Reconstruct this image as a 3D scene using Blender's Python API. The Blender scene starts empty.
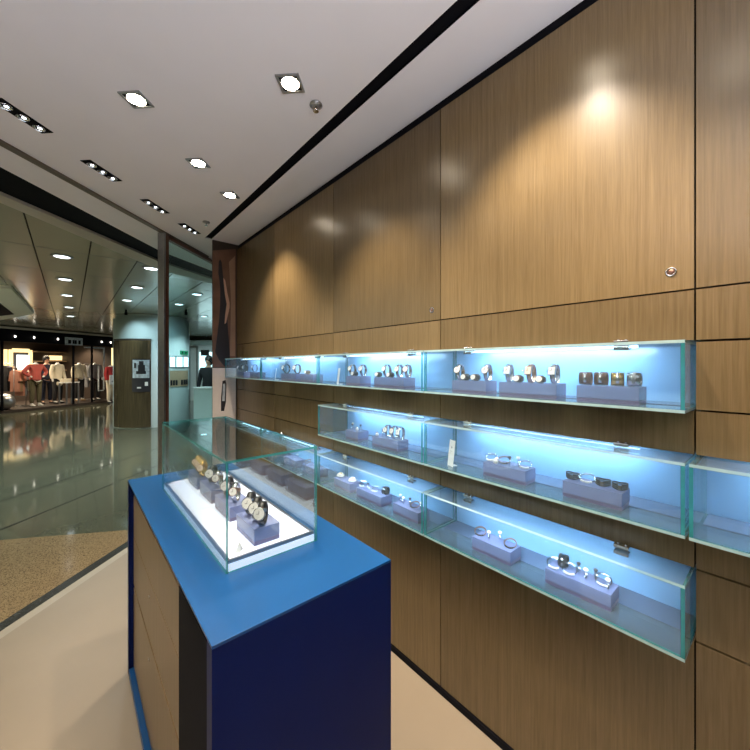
import bpy, bmesh, math, random
from mathutils import Vector, Matrix
random.seed(7)
PI=math.pi; H=1.546; CE=2.805
col=bpy.context.scene.collection
S=math.sin(math.radians(40.6)); K=math.cos(math.radians(40.6)); F=356.0
# ---------- view calibration: solves where a sighted point of the photograph stands in the room
def at_z(px,py,z):
    d=(z-H)*F/(365-py); l=(px-375)/F*d
    return (d*S+l*K, d*K-l*S)
def y_on(px,X):
    l=(px-375)/F; return X*(K-l*S)/(S+l*K)
def at_d(px,d):
    l=(px-375)/F*d; return (d*S+l*K, d*K-l*S)
# ---------- mesh builder
class MB:
    def __init__(s): s.v=[]; s.f=[]; s.m=[]; s.sm=[]
    def add(s,vs,fs,mi=0,smooth=False,M=None):
        o=len(s.v)
        for v in vs:
            v=Vector(v); s.v.append(M@v if M else v)
        for i,f in enumerate(fs):
            s.f.append([o+k for k in f]); s.m.append(mi[i] if isinstance(mi,list) else mi); s.sm.append(smooth)
        return s
    def box(s,x0,x1,y0,y1,z0,z1,mi=0,M=None,b=0):
        if b>0:
            bm=bmesh.new(); bmesh.ops.create_cube(bm,size=1)
            for v in bm.verts: v.co=Vector(((x0+x1)/2+v.co.x*(x1-x0),(y0+y1)/2+v.co.y*(y1-y0),(z0+z1)/2+v.co.z*(z1-z0)))
            bmesh.ops.bevel(bm,geom=bm.edges[:],offset=b,segments=2,affect='EDGES',profile=.5)
            bm.verts.index_update()
            s.add([v.co.copy() for v in bm.verts],[[v.index for v in f.verts] for f in bm.faces],mi,False,M); bm.free(); return s
        vs=[(x0,y0,z0),(x1,y0,z0),(x1,y1,z0),(x0,y1,z0),(x0,y0,z1),(x1,y0,z1),(x1,y1,z1),(x0,y1,z1)]
        fs=[(0,3,2,1),(4,5,6,7),(0,1,5,4),(1,2,6,5),(2,3,7,6),(3,0,4,7)]
        return s.add(vs,fs,mi,False,M)
    def pane(s,x0,x1,y0,y1,z0,z1,M=None):      # broad faces slot 0, polished edges slot 1
        d=[x1-x0,y1-y0,z1-z0]; a=d.index(min(d))
        ax=[2,2,1,0,1,0]
        return s.box(x0,x1,y0,y1,z0,z1,[0 if q==a else 1 for q in ax],M)
    def cyl(s,p0,p1,r0,r1=None,n=20,mi=0,cap=True,M=None,smooth=True):
        if r1 is None: r1=r0
        p0=Vector(p0);p1=Vector(p1);d=(p1-p0).normalized()
        u=d.orthogonal().normalized(); w=d.cross(u)
        vs=[];fs=[]
        for k in range(n):
            a=2*PI*k/n; e=u*math.cos(a)+w*math.sin(a); vs+= [p0+e*r0,p1+e*r1]
        for k in range(n):
            q=(k+1)%n; fs.append((2*k,2*q,2*q+1,2*k+1))
        s.add(vs,fs,mi,smooth,M)
        if cap:
            s.add(vs,[[2*k for k in range(n)][::-1],[2*k+1 for k in range(n)]],mi,False,M)
        return s
    def lathe(s,prof,n=24,mi=0,M=None,smooth=True):
        vs=[];fs=[]
        for (r,z) in prof:
            for k in range(n):
                a=2*PI*k/n; vs.append((r*math.cos(a),r*math.sin(a),z))
        for j in range(len(prof)-1):
            for k in range(n):
                q=(k+1)%n; fs.append((j*n+k,j*n+q,(j+1)*n+q,(j+1)*n+k))
        return s.add(vs,fs,mi,smooth,M)
    def prism(s,poly,z0,z1,mi=0,M=None):
        n=len(poly); vs=[(x,y,z0) for x,y in poly]+[(x,y,z1) for x,y in poly]
        fs=[list(range(n))[::-1],list(range(n,2*n))]+[(k,(k+1)%n,n+(k+1)%n,n+k) for k in range(n)]
        return s.add(vs,fs,mi,False,M)
    def sweep(s,path,sec,closed=False,mi=0,M=None,smooth=True,up=None):
        # sec: list of (a,b) in frame (normal, binormal)
        P=[Vector(p) for p in path]; n=len(P); m=len(sec); vs=[];fs=[]
        up=Vector(up) if up else Vector((0,1,0))
        for i,p in enumerate(P):
            t=((P[(i+1)%n]-P[i-1]) if closed else (P[min(i+1,n-1)]-P[max(i-1,0)])).normalized()
            b=up; nn=t.cross(b)
            if nn.length<1e-4: nn=t.orthogonal()
            nn.normalize(); b=nn.cross(t).normalized()
            for (x,y) in sec: vs.append(p+nn*x+b*y)
        for i in range(n if closed else n-1):
            j=(i+1)%n
            for k in range(m):
                q=(k+1)%m; fs.append((i*m+k,i*m+q,j*m+q,j*m+k))
        if not closed: fs+= [list(range(m)), list(range((n-1)*m,n*m))[::-1]]
        return s.add(vs,fs,mi,smooth,M)
    def ball(s,c,r,n=12,mi=0,sc=(1,1,1),M=None):
        vs=[];fs=[];h=n//2
        for j in range(h+1):
            t=PI*j/h
            for k in range(n):
                a=2*PI*k/n; vs.append((c[0]+r*sc[0]*math.sin(t)*math.cos(a),c[1]+r*sc[1]*math.sin(t)*math.sin(a),c[2]+r*sc[2]*math.cos(t)))
        for j in range(h):
            for k in range(n):
                q=(k+1)%n; fs.append((j*n+k,(j+1)*n+k,(j+1)*n+q,j*n+q))
        return s.add(vs,fs,mi,True,M)
    def build(s,name,mats,parent=None,fix=True):
        me=bpy.data.meshes.new(name); me.from_pydata([tuple(v) for v in s.v],[],s.f)
        if not isinstance(mats,(list,tuple)): mats=[mats]
        for m in mats: me.materials.append(m)
        for p,mi,sm in zip(me.polygons,s.m,s.sm): p.material_index=mi; p.use_smooth=sm
        bm=bmesh.new(); bm.from_mesh(me)
        if fix:
            bmesh.ops.remove_doubles(bm,verts=bm.verts[:],dist=1e-6)
            bmesh.ops.recalc_face_normals(bm,faces=bm.faces[:])
        bm.to_mesh(me); bm.free(); me.update()
        o=bpy.data.objects.new(name,me); col.objects.link(o)
        if parent: o.parent=parent
        return o
def tag(o,label=None,cat=None,group=None,kind=None):
    if label: o['label']=label
    if cat: o['category']=cat
    if group: o['group']=group
    if kind: o['kind']=kind
    return o
def thing(name,label,cat,loc=(0,0,0),rz=0,group=None,rot=None):
    o=bpy.data.objects.new(name,None); col.objects.link(o); o.location=loc
    o.rotation_euler=rot if rot else (0,0,rz); o.empty_display_size=.05
    return tag(o,label,cat,group)
def copy_tree(o,parent=None):
    c=o.copy(); col.objects.link(c); c.parent=parent
    for ch in [x for x in bpy.data.objects if x.parent==o]: copy_tree(ch,c)
    return c
def struct(name,mb,mats): return tag(mb.build(name,mats),kind='structure')
# ---------- materials
def sockets(nt): return nt.nodes.new, nt.links.new
def mat(name,c,rough=.5,metal=0,var=.06,scale=30,bump=0,emit=None,es=0,coat=0,alpha=1,spec=None,trans=0,stretch=(1,1,1)):
    m=bpy.data.materials.new(name); m.use_nodes=True; nt=m.node_tree; N,L=sockets(nt)
    b=nt.nodes['Principled BSDF']; b.inputs['Roughness'].default_value=rough; b.inputs['Metallic'].default_value=metal
    b.inputs['Coat Weight'].default_value=coat; b.inputs['Alpha'].default_value=alpha
    b.inputs['Transmission Weight'].default_value=trans
    if spec is not None: b.inputs['Specular IOR Level'].default_value=spec
    tc=N('ShaderNodeTexCoord'); mp=N('ShaderNodeMapping'); mp.inputs['Scale'].default_value=stretch
    L(tc.outputs['Object'],mp.inputs['Vector'])
    nz=N('ShaderNodeTexNoise'); nz.inputs['Scale'].default_value=scale; nz.inputs['Detail'].default_value=4; L(mp.outputs[0],nz.inputs['Vector'])
    cr=N('ShaderNodeValToRGB'); lo=[max(0,x*(1-var)) for x in c]; hi=[min(1,x*(1+var)) for x in c]
    cr.color_ramp.elements[0].color=(*lo,1); cr.color_ramp.elements[0].position=.3
    cr.color_ramp.elements[1].color=(*hi,1); cr.color_ramp.elements[1].position=.7
    L(nz.outputs['Fac'],cr.inputs['Fac']); L(cr.outputs['Color'],b.inputs['Base Color'])
    if bump:
        bp=N('ShaderNodeBump'); bp.inputs['Strength'].default_value=bump; bp.inputs['Distance'].default_value=.002
        L(nz.outputs['Fac'],bp.inputs['Height']); L(bp.outputs['Normal'],b.inputs['Normal'])
    if emit: b.inputs['Emission Color'].default_value=(*emit,1); b.inputs['Emission Strength'].default_value=es
    return m
def glassmat(name,tint,base=.05,gain=.95,rough=.0,haze=None):
    m=bpy.data.materials.new(name); m.use_nodes=True; nt=m.node_tree; N,L=sockets(nt); nt.nodes.clear()
    out=N('ShaderNodeOutputMaterial'); mx=N('ShaderNodeMixShader'); tr=N('ShaderNodeBsdfTransparent'); gl=N('ShaderNodeBsdfGlossy')
    tr.inputs['Color'].default_value=(*tint,1); gl.inputs['Roughness'].default_value=rough; gl.inputs['Color'].default_value=(.9,.97,1,1)
    lw=N('ShaderNodeLayerWeight'); lw.inputs['Blend'].default_value=.5
    pw=N('ShaderNodeMath'); pw.operation='POWER'; pw.inputs[1].default_value=4.2; L(lw.outputs['Facing'],pw.inputs[0])
    ma=N('ShaderNodeMath'); ma.operation='MULTIPLY_ADD'; ma.inputs[1].default_value=gain; ma.inputs[2].default_value=base; L(pw.outputs[0],ma.inputs[0])
    L(ma.outputs[0],mx.inputs[0]); L(tr.outputs[0],mx.inputs[1]); L(gl.outputs[0],mx.inputs[2])
    last=mx
    if haze:
        h=N('ShaderNodeMixShader'); h.inputs[0].default_value=haze[0]; df=N('ShaderNodeBsdfDiffuse'); df.inputs['Color'].default_value=(*haze[1],1)
        L(mx.outputs[0],h.inputs[1]); L(df.outputs[0],h.inputs[2]); last=h
    L(last.outputs[0],out.inputs['Surface'])
    return m
def wood(name,c0,c1,rough=.34,coat=.0,sc=(60,60,1.3),spec=.5,ran=.22):
    m=bpy.data.materials.new(name); m.use_nodes=True; nt=m.node_tree; N,L=sockets(nt); b=nt.nodes['Principled BSDF']
    tc=N('ShaderNodeTexCoord'); geo=N('ShaderNodeNewGeometry'); mp=N('ShaderNodeMapping'); mp.inputs['Scale'].default_value=sc
    ad=N('ShaderNodeVectorMath'); ad.operation='ADD'; sv=N('ShaderNodeMath'); sv.operation='MULTIPLY'; sv.inputs[1].default_value=37
    L(geo.outputs['Random Per Island'],sv.inputs[0]); L(tc.outputs['Object'],ad.inputs[0]); L(sv.outputs[0],ad.inputs[1]); L(ad.outputs[0],mp.inputs['Vector'])
    n1=N('ShaderNodeTexNoise'); n1.inputs['Scale'].default_value=1.6; n1.inputs['Detail'].default_value=8; n1.inputs['Roughness'].default_value=.62; n1.inputs['Distortion'].default_value=.5
    L(mp.outputs[0],n1.inputs['Vector'])
    mp2=N('ShaderNodeMapping'); mp2.inputs['Scale'].default_value=(190,190,7); L(ad.outputs[0],mp2.inputs['Vector'])
    n2=N('ShaderNodeTexNoise'); n2.inputs['Scale'].default_value=1.5; n2.inputs['Detail'].default_value=3; L(mp2.outputs[0],n2.inputs['Vector'])
    ml=N('ShaderNodeMath'); ml.operation='MULTIPLY_ADD'; ml.inputs[1].default_value=.35; L(n2.outputs['Fac'],ml.inputs[0])
    m3=N('ShaderNodeMath'); m3.operation='MULTIPLY'; m3.inputs[1].default_value=.65; L(n1.outputs['Fac'],m3.inputs[0]); L(m3.outputs[0],ml.inputs[2])
    cr=N('ShaderNodeValToRGB'); cr.color_ramp.elements[0].color=(*c0,1); cr.color_ramp.elements[0].position=.34
    cr.color_ramp.elements[1].color=(*c1,1); cr.color_ramp.elements[1].position=.66; L(ml.outputs[0],cr.inputs['Fac'])
    hs=N('ShaderNodeHueSaturation'); mr=N('ShaderNodeMapRange'); mr.inputs['To Min'].default_value=1-ran; mr.inputs['To Max'].default_value=1+ran*.6
    L(geo.outputs['Random Per Island'],mr.inputs['Value']); L(mr.outputs[0],hs.inputs['Value']); L(cr.outputs['Color'],hs.inputs['Color']); L(hs.outputs['Color'],b.inputs['Base Color'])
    b.inputs['Roughness'].default_value=rough; b.inputs['Coat Weight'].default_value=coat; b.inputs['Specular IOR Level'].default_value=spec
    bp=N('ShaderNodeBump'); bp.inputs['Strength'].default_value=.12; bp.inputs['Distance'].default_value=.001; L(ml.outputs[0],bp.inputs['Height']); L(bp.outputs[0],b.inputs['Normal'])
    return m
def terrazzo(name,a,b_,chip,rough=.08,spec=.5):
    m=bpy.data.materials.new(name); m.use_nodes=True; nt=m.node_tree; N,L=sockets(nt); b=nt.nodes['Principled BSDF']
    tc=N('ShaderNodeTexCoord')
    vo=N('ShaderNodeTexVoronoi'); vo.inputs['Scale'].default_value=190; L(tc.outputs['Object'],vo.inputs['Vector'])
    nz=N('ShaderNodeTexNoise'); nz.inputs['Scale'].default_value=1.3; nz.inputs['Detail'].default_value=3; L(tc.outputs['Object'],nz.inputs['Vector'])
    c1=N('ShaderNodeMixRGB'); c1.inputs[1].default_value=(*a,1); c1.inputs[2].default_value=(*b_,1); L(nz.outputs['Fac'],c1.inputs[0])
    sp=N('ShaderNodeSeparateColor'); L(vo.outputs['Color'],sp.inputs[0])
    rp=N('ShaderNodeValToRGB'); rp.color_ramp.elements[0].position=.55; rp.color_ramp.elements[1].position=.75; L(sp.outputs[0],rp.inputs['Fac'])
    c2=N('ShaderNodeMixRGB'); c2.inputs[2].default_value=(*chip,1); L(rp.outputs['Color'],c2.inputs[0]); L(c1.outputs[0],c2.inputs[1])
    L(c2.outputs[0],b.inputs['Base Color']); b.inputs['Roughness'].default_value=rough; b.inputs['Specular IOR Level'].default_value=spec
    return m
def plaid(name,a,b_,c,scale=45):
    m=bpy.data.materials.new(name); m.use_nodes=True; nt=m.node_tree; N,L=sockets(nt); b=nt.nodes['Principled BSDF']
    tc=N('ShaderNodeTexCoord'); prev=None
    for ax in ('X','Z'):
        w=N('ShaderNodeTexWave'); w.bands_direction=ax; w.inputs['Scale'].default_value=scale/6; L(tc.outputs['Object'],w.inputs['Vector'])
        r=N('ShaderNodeValToRGB'); r.color_ramp.elements[0].position=.5; r.color_ramp.elements[1].position=.6; L(w.outputs['Color'],r.inputs['Fac'])
        mx=N('ShaderNodeMixRGB'); L(r.outputs['Color'],mx.inputs[0])
        if prev is None: mx.inputs[1].default_value=(*a,1)
        else: L(prev.outputs[0],mx.inputs[1])
        mx.inputs[2].default_value=(*(b_ if ax=='X' else c),1); prev=mx
    L(prev.outputs[0],b.inputs['Base Color']); b.inputs['Roughness'].default_value=.85
    return m
M={}
M['wood']=wood('wall_veneer',(.108,.071,.029),(.158,.108,.049),rough=.27,spec=.55)
M['drawerwood']=wood('drawer_veneer',(.15,.093,.045),(.23,.15,.078),rough=.4,ran=.08)
M['dark']=mat('black_gap',(.004,.004,.006),.8,spec=.1)
M['ceiling']=mat('ceiling_paint',(.86,.83,.855),.85,var=.015,scale=3)
M['groove']=mat('bronze_rail',(.16,.125,.10),.4,.4)
M['blacksatin']=mat('black_reveal',(.002,.0022,.004),.7,spec=.08)
M['beige']=mat('shop_stone_floor',(.25,.20,.14),.42,var=.05,scale=2.5)
M['beigeedge']=mat('pale_stone_border',(.34,.29,.22),.4,var=.04,scale=6)
M['strip']=mat('dark_granite_strip',(.035,.037,.036),.15,var=.5,scale=60)
M['terrabrown']=terrazzo('brown_terrazzo',(.25,.17,.09),(.31,.22,.115),(.11,.075,.04),.13)
M['terragrey']=terrazzo('green_grey_terrazzo',(.085,.088,.055),(.11,.11,.07),(.045,.05,.04),.07,.65)
M['line']=mat('floor_inlay',(.02,.022,.02),.2)
M['white']=mat('white_paint',(.72,.72,.70),.6,var=.02)
M['mallceil']=mat('mall_metal_ceiling',(.55,.54,.43),.19,.35,var=.05,scale=2,stretch=(1,.2,1))
M['malltrim']=mat('mall_ceiling_trim',(.50,.46,.38),.6,var=.03)
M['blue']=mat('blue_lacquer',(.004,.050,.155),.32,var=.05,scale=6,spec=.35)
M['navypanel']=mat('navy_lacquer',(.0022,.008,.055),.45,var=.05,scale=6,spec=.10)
M['glass']=glassmat('clear_glass',(.96,.985,.985),.065,.9)
M['shelfglass']=glassmat('shelf_glass',(.93,.965,.975),.04,.9,haze=(.035,(.55,.75,.85)))
M['bottomglass']=glassmat('shelf_base_glass',(.62,.74,.82),.12,.9,haze=(.16,(.30,.46,.66)))
M['storeglass']=glassmat('shopfront_glass',(.80,.93,.94),.04,.7)
M['edge']=mat('green_glass_edge',(.025,.21,.21),.15,var=.1,alpha=.8)
M['edgepale']=mat('pale_glass_edge',(.42,.60,.60),.15,var=.1,alpha=.75)
M['backblue']=mat('pale_blue_back_panel',(.22,.43,.70),.28,var=.03,scale=4)
M['shelflining']=mat('blue_grey_lining',(.10,.15,.25),.14,var=.03)
M['led']=mat('led_strip',(.9,.95,1),.5,emit=(.62,.86,1),es=5)
M['traylight']=mat('lit_white_base',(.80,.84,.95),.4,emit=(.68,.80,1),es=.55)
M['traywhite']=mat('white_tray',(.82,.84,.90),.35,var=.02)
M['chrome']=mat('chrome',(.72,.72,.74),.18,1)
M['steel']=mat('brushed_steel',(.40,.40,.41),.3,.9)
M['block']=mat('lilac_acrylic',(.22,.26,.47),.18,var=.04,scale=12,alpha=.74)
M['blockband']=mat('violet_band',(.12,.10,.20),.35)
M['blackleather']=mat('black_leather',(.012,.012,.014),.42,var=.3,scale=200,bump=.2)
M['brownleather']=mat('brown_leather',(.08,.035,.02),.4,var=.3,scale=200,bump=.2)
M['dial']=mat('white_dial',(.86,.84,.80),.3)
M['dialrose']=mat('rose_dial',(.80,.62,.52),.3)
M['gold']=mat('gold',(.85,.55,.20),.22,1)
M['rosegold']=mat('rose_gold',(.80,.52,.40),.22,1)
M['bronze']=mat('dark_bronze',(.22,.12,.09),.3,.85)
M['pearl']=mat('pearl',(.85,.80,.68),.2,coat=.5)
M['card']=mat('white_card',(.82,.82,.80),.5)
M['lampglow']=mat('lamp_glow',(1,.95,.85),.5,emit=(1,.86,.66),es=60)
M['malllamp']=mat('mall_lamp',(1,1,1),.5,emit=(.85,.95,1),es=5)
M['skin']=mat('skin',(.56,.34,.24),.55)
M['hair']=mat('dark_hair',(.015,.011,.01),.5)
M['plastic']=mat('white_mannequin_plastic',(.74,.72,.68),.4)
M['cream']=mat('cream_fabric',(.66,.60,.47),.9)
M['olive']=mat('olive_cotton',(.10,.085,.045),.9)
M['navy']=mat('navy_fabric',(.02,.025,.055),.9)
M['blackcloth']=mat('black_fabric',(.015,.014,.016),.9)
M['red']=mat('red_fabric',(.42,.03,.035),.85)
M['pinkcloth']=mat('salmon_fabric',(.50,.22,.15),.9)
M['greycloth']=mat('grey_fabric',(.18,.18,.19),.9)
M['tan']=mat('tan_fabric',(.33,.22,.12),.9)
M['plaid']=plaid('red_plaid',(.45,.03,.03),(.16,.012,.015),(.40,.12,.09))
M['storewall']=mat('store_dark_wall',(.045,.030,.022),.6)
M['warmglow']=mat('warm_light_panel',(1,.8,.45),.5,emit=(1,.74,.36),es=1.6)
M['coolglow']=mat('cool_light_panel',(.9,.97,1),.5,emit=(.80,.95,1),es=2.2)
M['spotglow']=mat('store_lamp',(1,1,1),.5,emit=(1,.92,.8),es=7)
M['bronzepanel']=mat('brushed_bronze_panel',(.13,.10,.055),.22,.6,var=.35,scale=9,stretch=(4,4,.25))
M['drum']=mat('pale_drum_paint',(.50,.58,.56),.5,var=.02)
M['orange']=mat('peach_panel',(.60,.42,.26),.6)
M['posterblack']=mat('poster_black',(.014,.013,.018),.45)
M['posterpale']=mat('poster_pale_blue',(.42,.48,.52),.5,var=.35,scale=16)
M['posterbrown']=mat('poster_brown',(.17,.085,.052),.45,var=.35,scale=5)
M['posterskin']=mat('poster_skin',(.62,.38,.26),.5)
M['postertan']=mat('poster_tan_lit',(.36,.22,.14),.5,var=.25,scale=4)
M['posterwhite']=mat('poster_warm_white',(.66,.60,.56),.5,var=.03)
M['green']=mat('green_sign',(.02,.30,.13),.5,emit=(.05,.6,.3),es=.25)
M['brownpost']=mat('brown_bronze_post',(.15,.065,.04),.35,.3)
M['pcream']=mat('soffit_cream',(.78,.72,.58),.6)

# ============ SETTING ============
# floors
def line_poly(off0,off1,x0,x1): return [(x0,x0+off0),(x1,x1+off0),(x1,x1+off1),(x0,x0+off1)]
m=MB(); m.prism([(-2.6,-2.6),(2.6,-2.6),(2.6,2.6+3.2),(-2.6,-2.6+3.2)],-.05,0); struct('floor',m,M['beige'])
m=MB(); m.prism(line_poly(3.2,3.29,-6,2.6),-.05,0); struct('trim_1',m,M['beigeedge'])
m=MB(); m.prism(line_poly(3.29,3.40,-6,2.6),-.05,0.001); struct('trim_2',m,M['strip'])
m=MB(); m.prism([(-6,-2.6),(.559,3.959),(-.466,4.54),(-2,5.3),(-6,6.5)],-.05,0)
struct('floor',m,M['terrabrown'])
m=MB(); m.prism([(.559,3.959),(2.6,6.0),(9,6.0),(9,24),(-14,24),(-14,-2.6),(-6,-2.6),(-6,6.5),(-2,5.3),(-.466,4.54)],-.05,0)
struct('floor',m,M['terragrey'])
m=MB()
for o in (5.3,6.4,8.2): m.prism(line_poly(o,o+.035,-4,3),.0,.0012)
m.prism([(-2.5,3.2),(-2.46,3.2),(-2.46,16),(-2.5,16)],.0,.0012)
struct('trim_3',m,M['line'])

# right wall: veneer panels with shadow joints, openings where the cases sit
X0=1.325; XB=1.44; Y0=.173; P=.899
rows=[(.035,.772,'p'),(.778,.974,'L'),(.979,1.093,'p'),(1.098,1.291,'M'),(1.296,1.417,'p'),(1.422,1.610,'T'),(1.616,1.756,'p'),(1.761,2.75,'p')]
openings={'L':(1,2,3),'M':(0,1,2),'T':(1,2,3,4)}
m=MB(); g=.0022
for k in range(-1,5):
    ya=Y0+P*(k-1)+g; yb=Y0+P*k-g
    if k==-1: ya=-2.5
    for (z0,z1,t) in rows:
        if t!='p' and k in openings[t]: continue
        m.box(X0,XB+.03,ya,yb,z0,z1)
struct('wall_right',m,M['wood'])
m=MB(); m.box(XB+.032,XB+.08,-2.5,3.77,0,CE+.2); m.box(X0+.012,XB+.032,-2.5,3.77,0,.03); m.box(X0+.02,XB+.032,-2.5,3.77,2.755,CE-.001)
struct('wall_right',m,M['dark'])
m=MB(); m.box(X0-.006,X0+.010,-2.5,3.768,0.001,.03); struct('baseboard_right',m,M['dark'])
m=MB(); m.box(-2.6,1.5,-2.6,-2.5,0,CE); struct('wall_back',m,M['storewall'])
m=MB(); m.box(-2.6,-2.5,-2.5,.55,0,CE); struct('wall_left',m,M['wood'])
# ceiling
a=[(2.6,5.62),(1.447,5.04),(.757,4.53),(-.336,3.27),(-2.6,.55)]
b=[(2.7,6.02),(1.56,5.46),(.83,4.97),(-.386,3.764),(-2.8,.95)]
c=[(2.7,6.25),(1.62,5.75),(.898,5.40),(-.408,3.95),(-2.9,1.1)]
m=MB()
m.prism([(-2.6,-2.6),(1.015,-2.6),(1.015,3.78),(2.6,3.78)]+a,CE,CE+.12)
m.prism([(1.075,-1.2),(1.55,-1.2),(1.55,3.78),(1.075,3.78)],CE,CE+.12)
m.prism([(1.015,-2.6),(1.55,-2.6),(1.55,-1.2),(1.015,-1.2)],CE,CE+.12)
struct('ceiling',m,M['ceiling'])
m=MB(); m.box(.99,1.10,-1.25,3.80,CE+.121,CE+.2); m.box(1.0155,1.0175,-1.2,3.78,CE+.0005,CE+.12); m.box(1.0725,1.0745,-1.2,3.78,CE+.0005,CE+.12); m.box(1.018,1.072,-1.2,3.78,CE+.010,CE+.018)
struct('ceiling',m,M['dark'])
m=MB(); m.prism(a+b[::-1],CE+.012,CE+.2); struct('ceiling',m,M['blacksatin'])
m=MB(); m.prism(b+c[::-1],CE-.012,CE+.12); struct('trim_4',m,M['malltrim'])
# mall ceiling with open panel seams
m=MB(); xs=[-13]+[ -.29+.455*k*1.0 for k in range(-24,16)]
seams=[-.29+.455*k for k in range(-26,18)]
def yc(x):   # outer curve c
    pts=sorted(c)
    if x<=pts[0][0]: return pts[0][1]+(x-pts[0][0])*.6
    for p,q in zip(pts,pts[1:]):
        if p[0]<=x<=q[0]: return p[1]+(x-p[0])/(q[0]-p[0])*(q[1]-p[1])
    return pts[-1][1]+(x-pts[-1][0])*.4
for s0,s1 in zip(seams,seams[1:]):
    cut=[s0+.006]+[p[0] for p in sorted(c) if s0<p[0]<s1]+[s1-.006]
    m.prism([(x,yc(x)+.012) for x in cut]+[(s1-.006,24),(s0+.006,24)],CE,CE+.03)
struct('ceiling',m,M['mallceil'])
m=MB(); m.box(-14,9,-1,24,CE+.22,CE+.26); struct('ceiling',m,M['dark'])
m=MB(); m.box(-14,9,23.9,24,0,CE); m.box(-14.1,-14,-2,24,0,CE); m.box(9,9.1,3.8,24,0,CE); m.box(2.7,9,3.7,3.8,0,CE)
struct('wall_front',m,M['storewall'])
m=MB()
for y in (5.2,6.4,7.6,8.8,10,11.5,13,14.5,16): m.box(-13,8,y,y+.012,CE-.001,CE-.0001)
for y in (3.4,4.2): m.box(-13,-1.2 if y>4 else -2.2,y,y+.012,CE-.001,CE-.0001)
struct('trim_7',m,M['greycloth'])
# sliding door rail in the ceiling
m=MB(); M45=Matrix.Rotation(PI/4,4,'Z')
def diag(u0,u1,off,w,z0,z1,mb,mi=0):   # strip along the 45 degree shopfront line Y=X+off
    q=w/2*math.sqrt(2); mb.prism([(u0,u0+off-q),(u1,u1+off-q),(u1,u1+off+q),(u0,u0+off+q)],z0,z1,mi)
diag(-2.4,1.22,3.19,.05,CE-.012,CE-.001,m); struct('trim_5',m,M['groove'])
# shopfront post + fixed glass
t=thing('door_post','tall brown and steel post between shop entrance and side glass','post',(.67,3.87,0.002),PI/4)
m=MB(); m.box(-.002,.045,-.03,.03,0,CE-.016,b=.003); m.build('post_cladding',M['brownpost'],t)
m=MB(); m.box(-.030,-.003,-.032,.032,0,CE-.016,b=.003); m.build('steel_channel',M['steel'],t)
m=MB(); m.pane(0,.95,-.006,.006,.04,CE-.05,M=Matrix.Translation((.72,3.92,0))@M45); struct('window_1',m,[M['storeglass'],M['edge']])
m=MB(); m.box(0,.95,-.02,.02,0.002,.04,M=Matrix.Translation((.72,3.92,0))@M45); m.box(0,.95,-.02,.02,CE-.05,CE-.013,M=Matrix.Translation((.72,3.92,0))@M45)
struct('trim_6',m,M['brownpost'])
# end fin with printed panels
m=MB(); m.box(1.09,1.56,3.775,3.80,0,CE-.001); struct('wall_front',m,M['storewall'])
def fpt(px,py,Y):  # where the sight line meets the end panel
    l=(px-375)/F; r=(S+l*K)/(K-l*S); X=Y*r; d=X*S+Y*K; return X,H-(py-365)/F*d
t=thing('wall_poster','tall dark poster of a black dress and bare arm at wall end','poster',(1.207,3.772,1.52))
def fp(px,py): X,z=fpt(px,py,3.768); return X-1.207,z-1.52
def flat(name,pts,y,mt,par,th=.0012,conv=fp):
    q=[conv(*p) for p in pts]; mm=MB(); n=len(q)
    mm.add([(x,y,z) for x,z in q]+[(x,y+th,z) for x,z in q],[list(range(n)),list(range(n,2*n))[::-1]]+[(k,(k+1)%n,n+(k+1)%n,n+k) for k in range(n)])
    return mm.build(name,mt,par)
flat('backing',[(212.6,250.5),(235.8,249),(235.8,367),(212.6,367)],-.003,M['posterbrown'],t,.004)
flat('lit_backdrop',[(229,262),(235,256),(235.3,356),(230,356),(231,300)],-.0045,M['postertan'],t)
flat('dress_silhouette',[(218.6,262),(220,259),(221.6,262),(222.6,272),(223.6,280),(225.5,290),(226.4,300),(226.8,312),(228,330),(229.3,346),(230.4,366),(224,366),(219,360),(215,352),(216.2,343),(217.6,332),(219.2,318),(220,305),(220.2,290),(219.4,281),(218.2,273)],-.0058,M['posterblack'],t)
flat('arm_silhouette',[(223.2,278),(225,280),(227.5,294),(229.5,303),(229.4,308),(226,323),(224.5,324),(225,316),(226.6,304),(224.8,294)],-.0072,M['posterskin'],t)
t=thing('watch_poster','pale lower panel printed with one slim bracelet watch, below dress poster','poster',(1.207,3.772,0.5))
def fp2(px,py): X,z=fpt(px,py,3.768); return X-1.207,z-.5
flat('backing',[(212.6,368),(235.8,368),(235.8,500),(212.6,500)],-.003,M['posterwhite'],t,.004,fp2)
flat('printed_watch',[(222.5,381),(225.5,380),(226.5,384),(226,402),(224,411),(221,411),(221,398)],-.0045,M['posterblack'],t,.0012,fp2)
flat('printed_dial',[(223,384),(225,383.5),(225.3,388),(224.6,401),(222.2,401)],-.0058,M['posterpale'],t,.0012,fp2)

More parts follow.
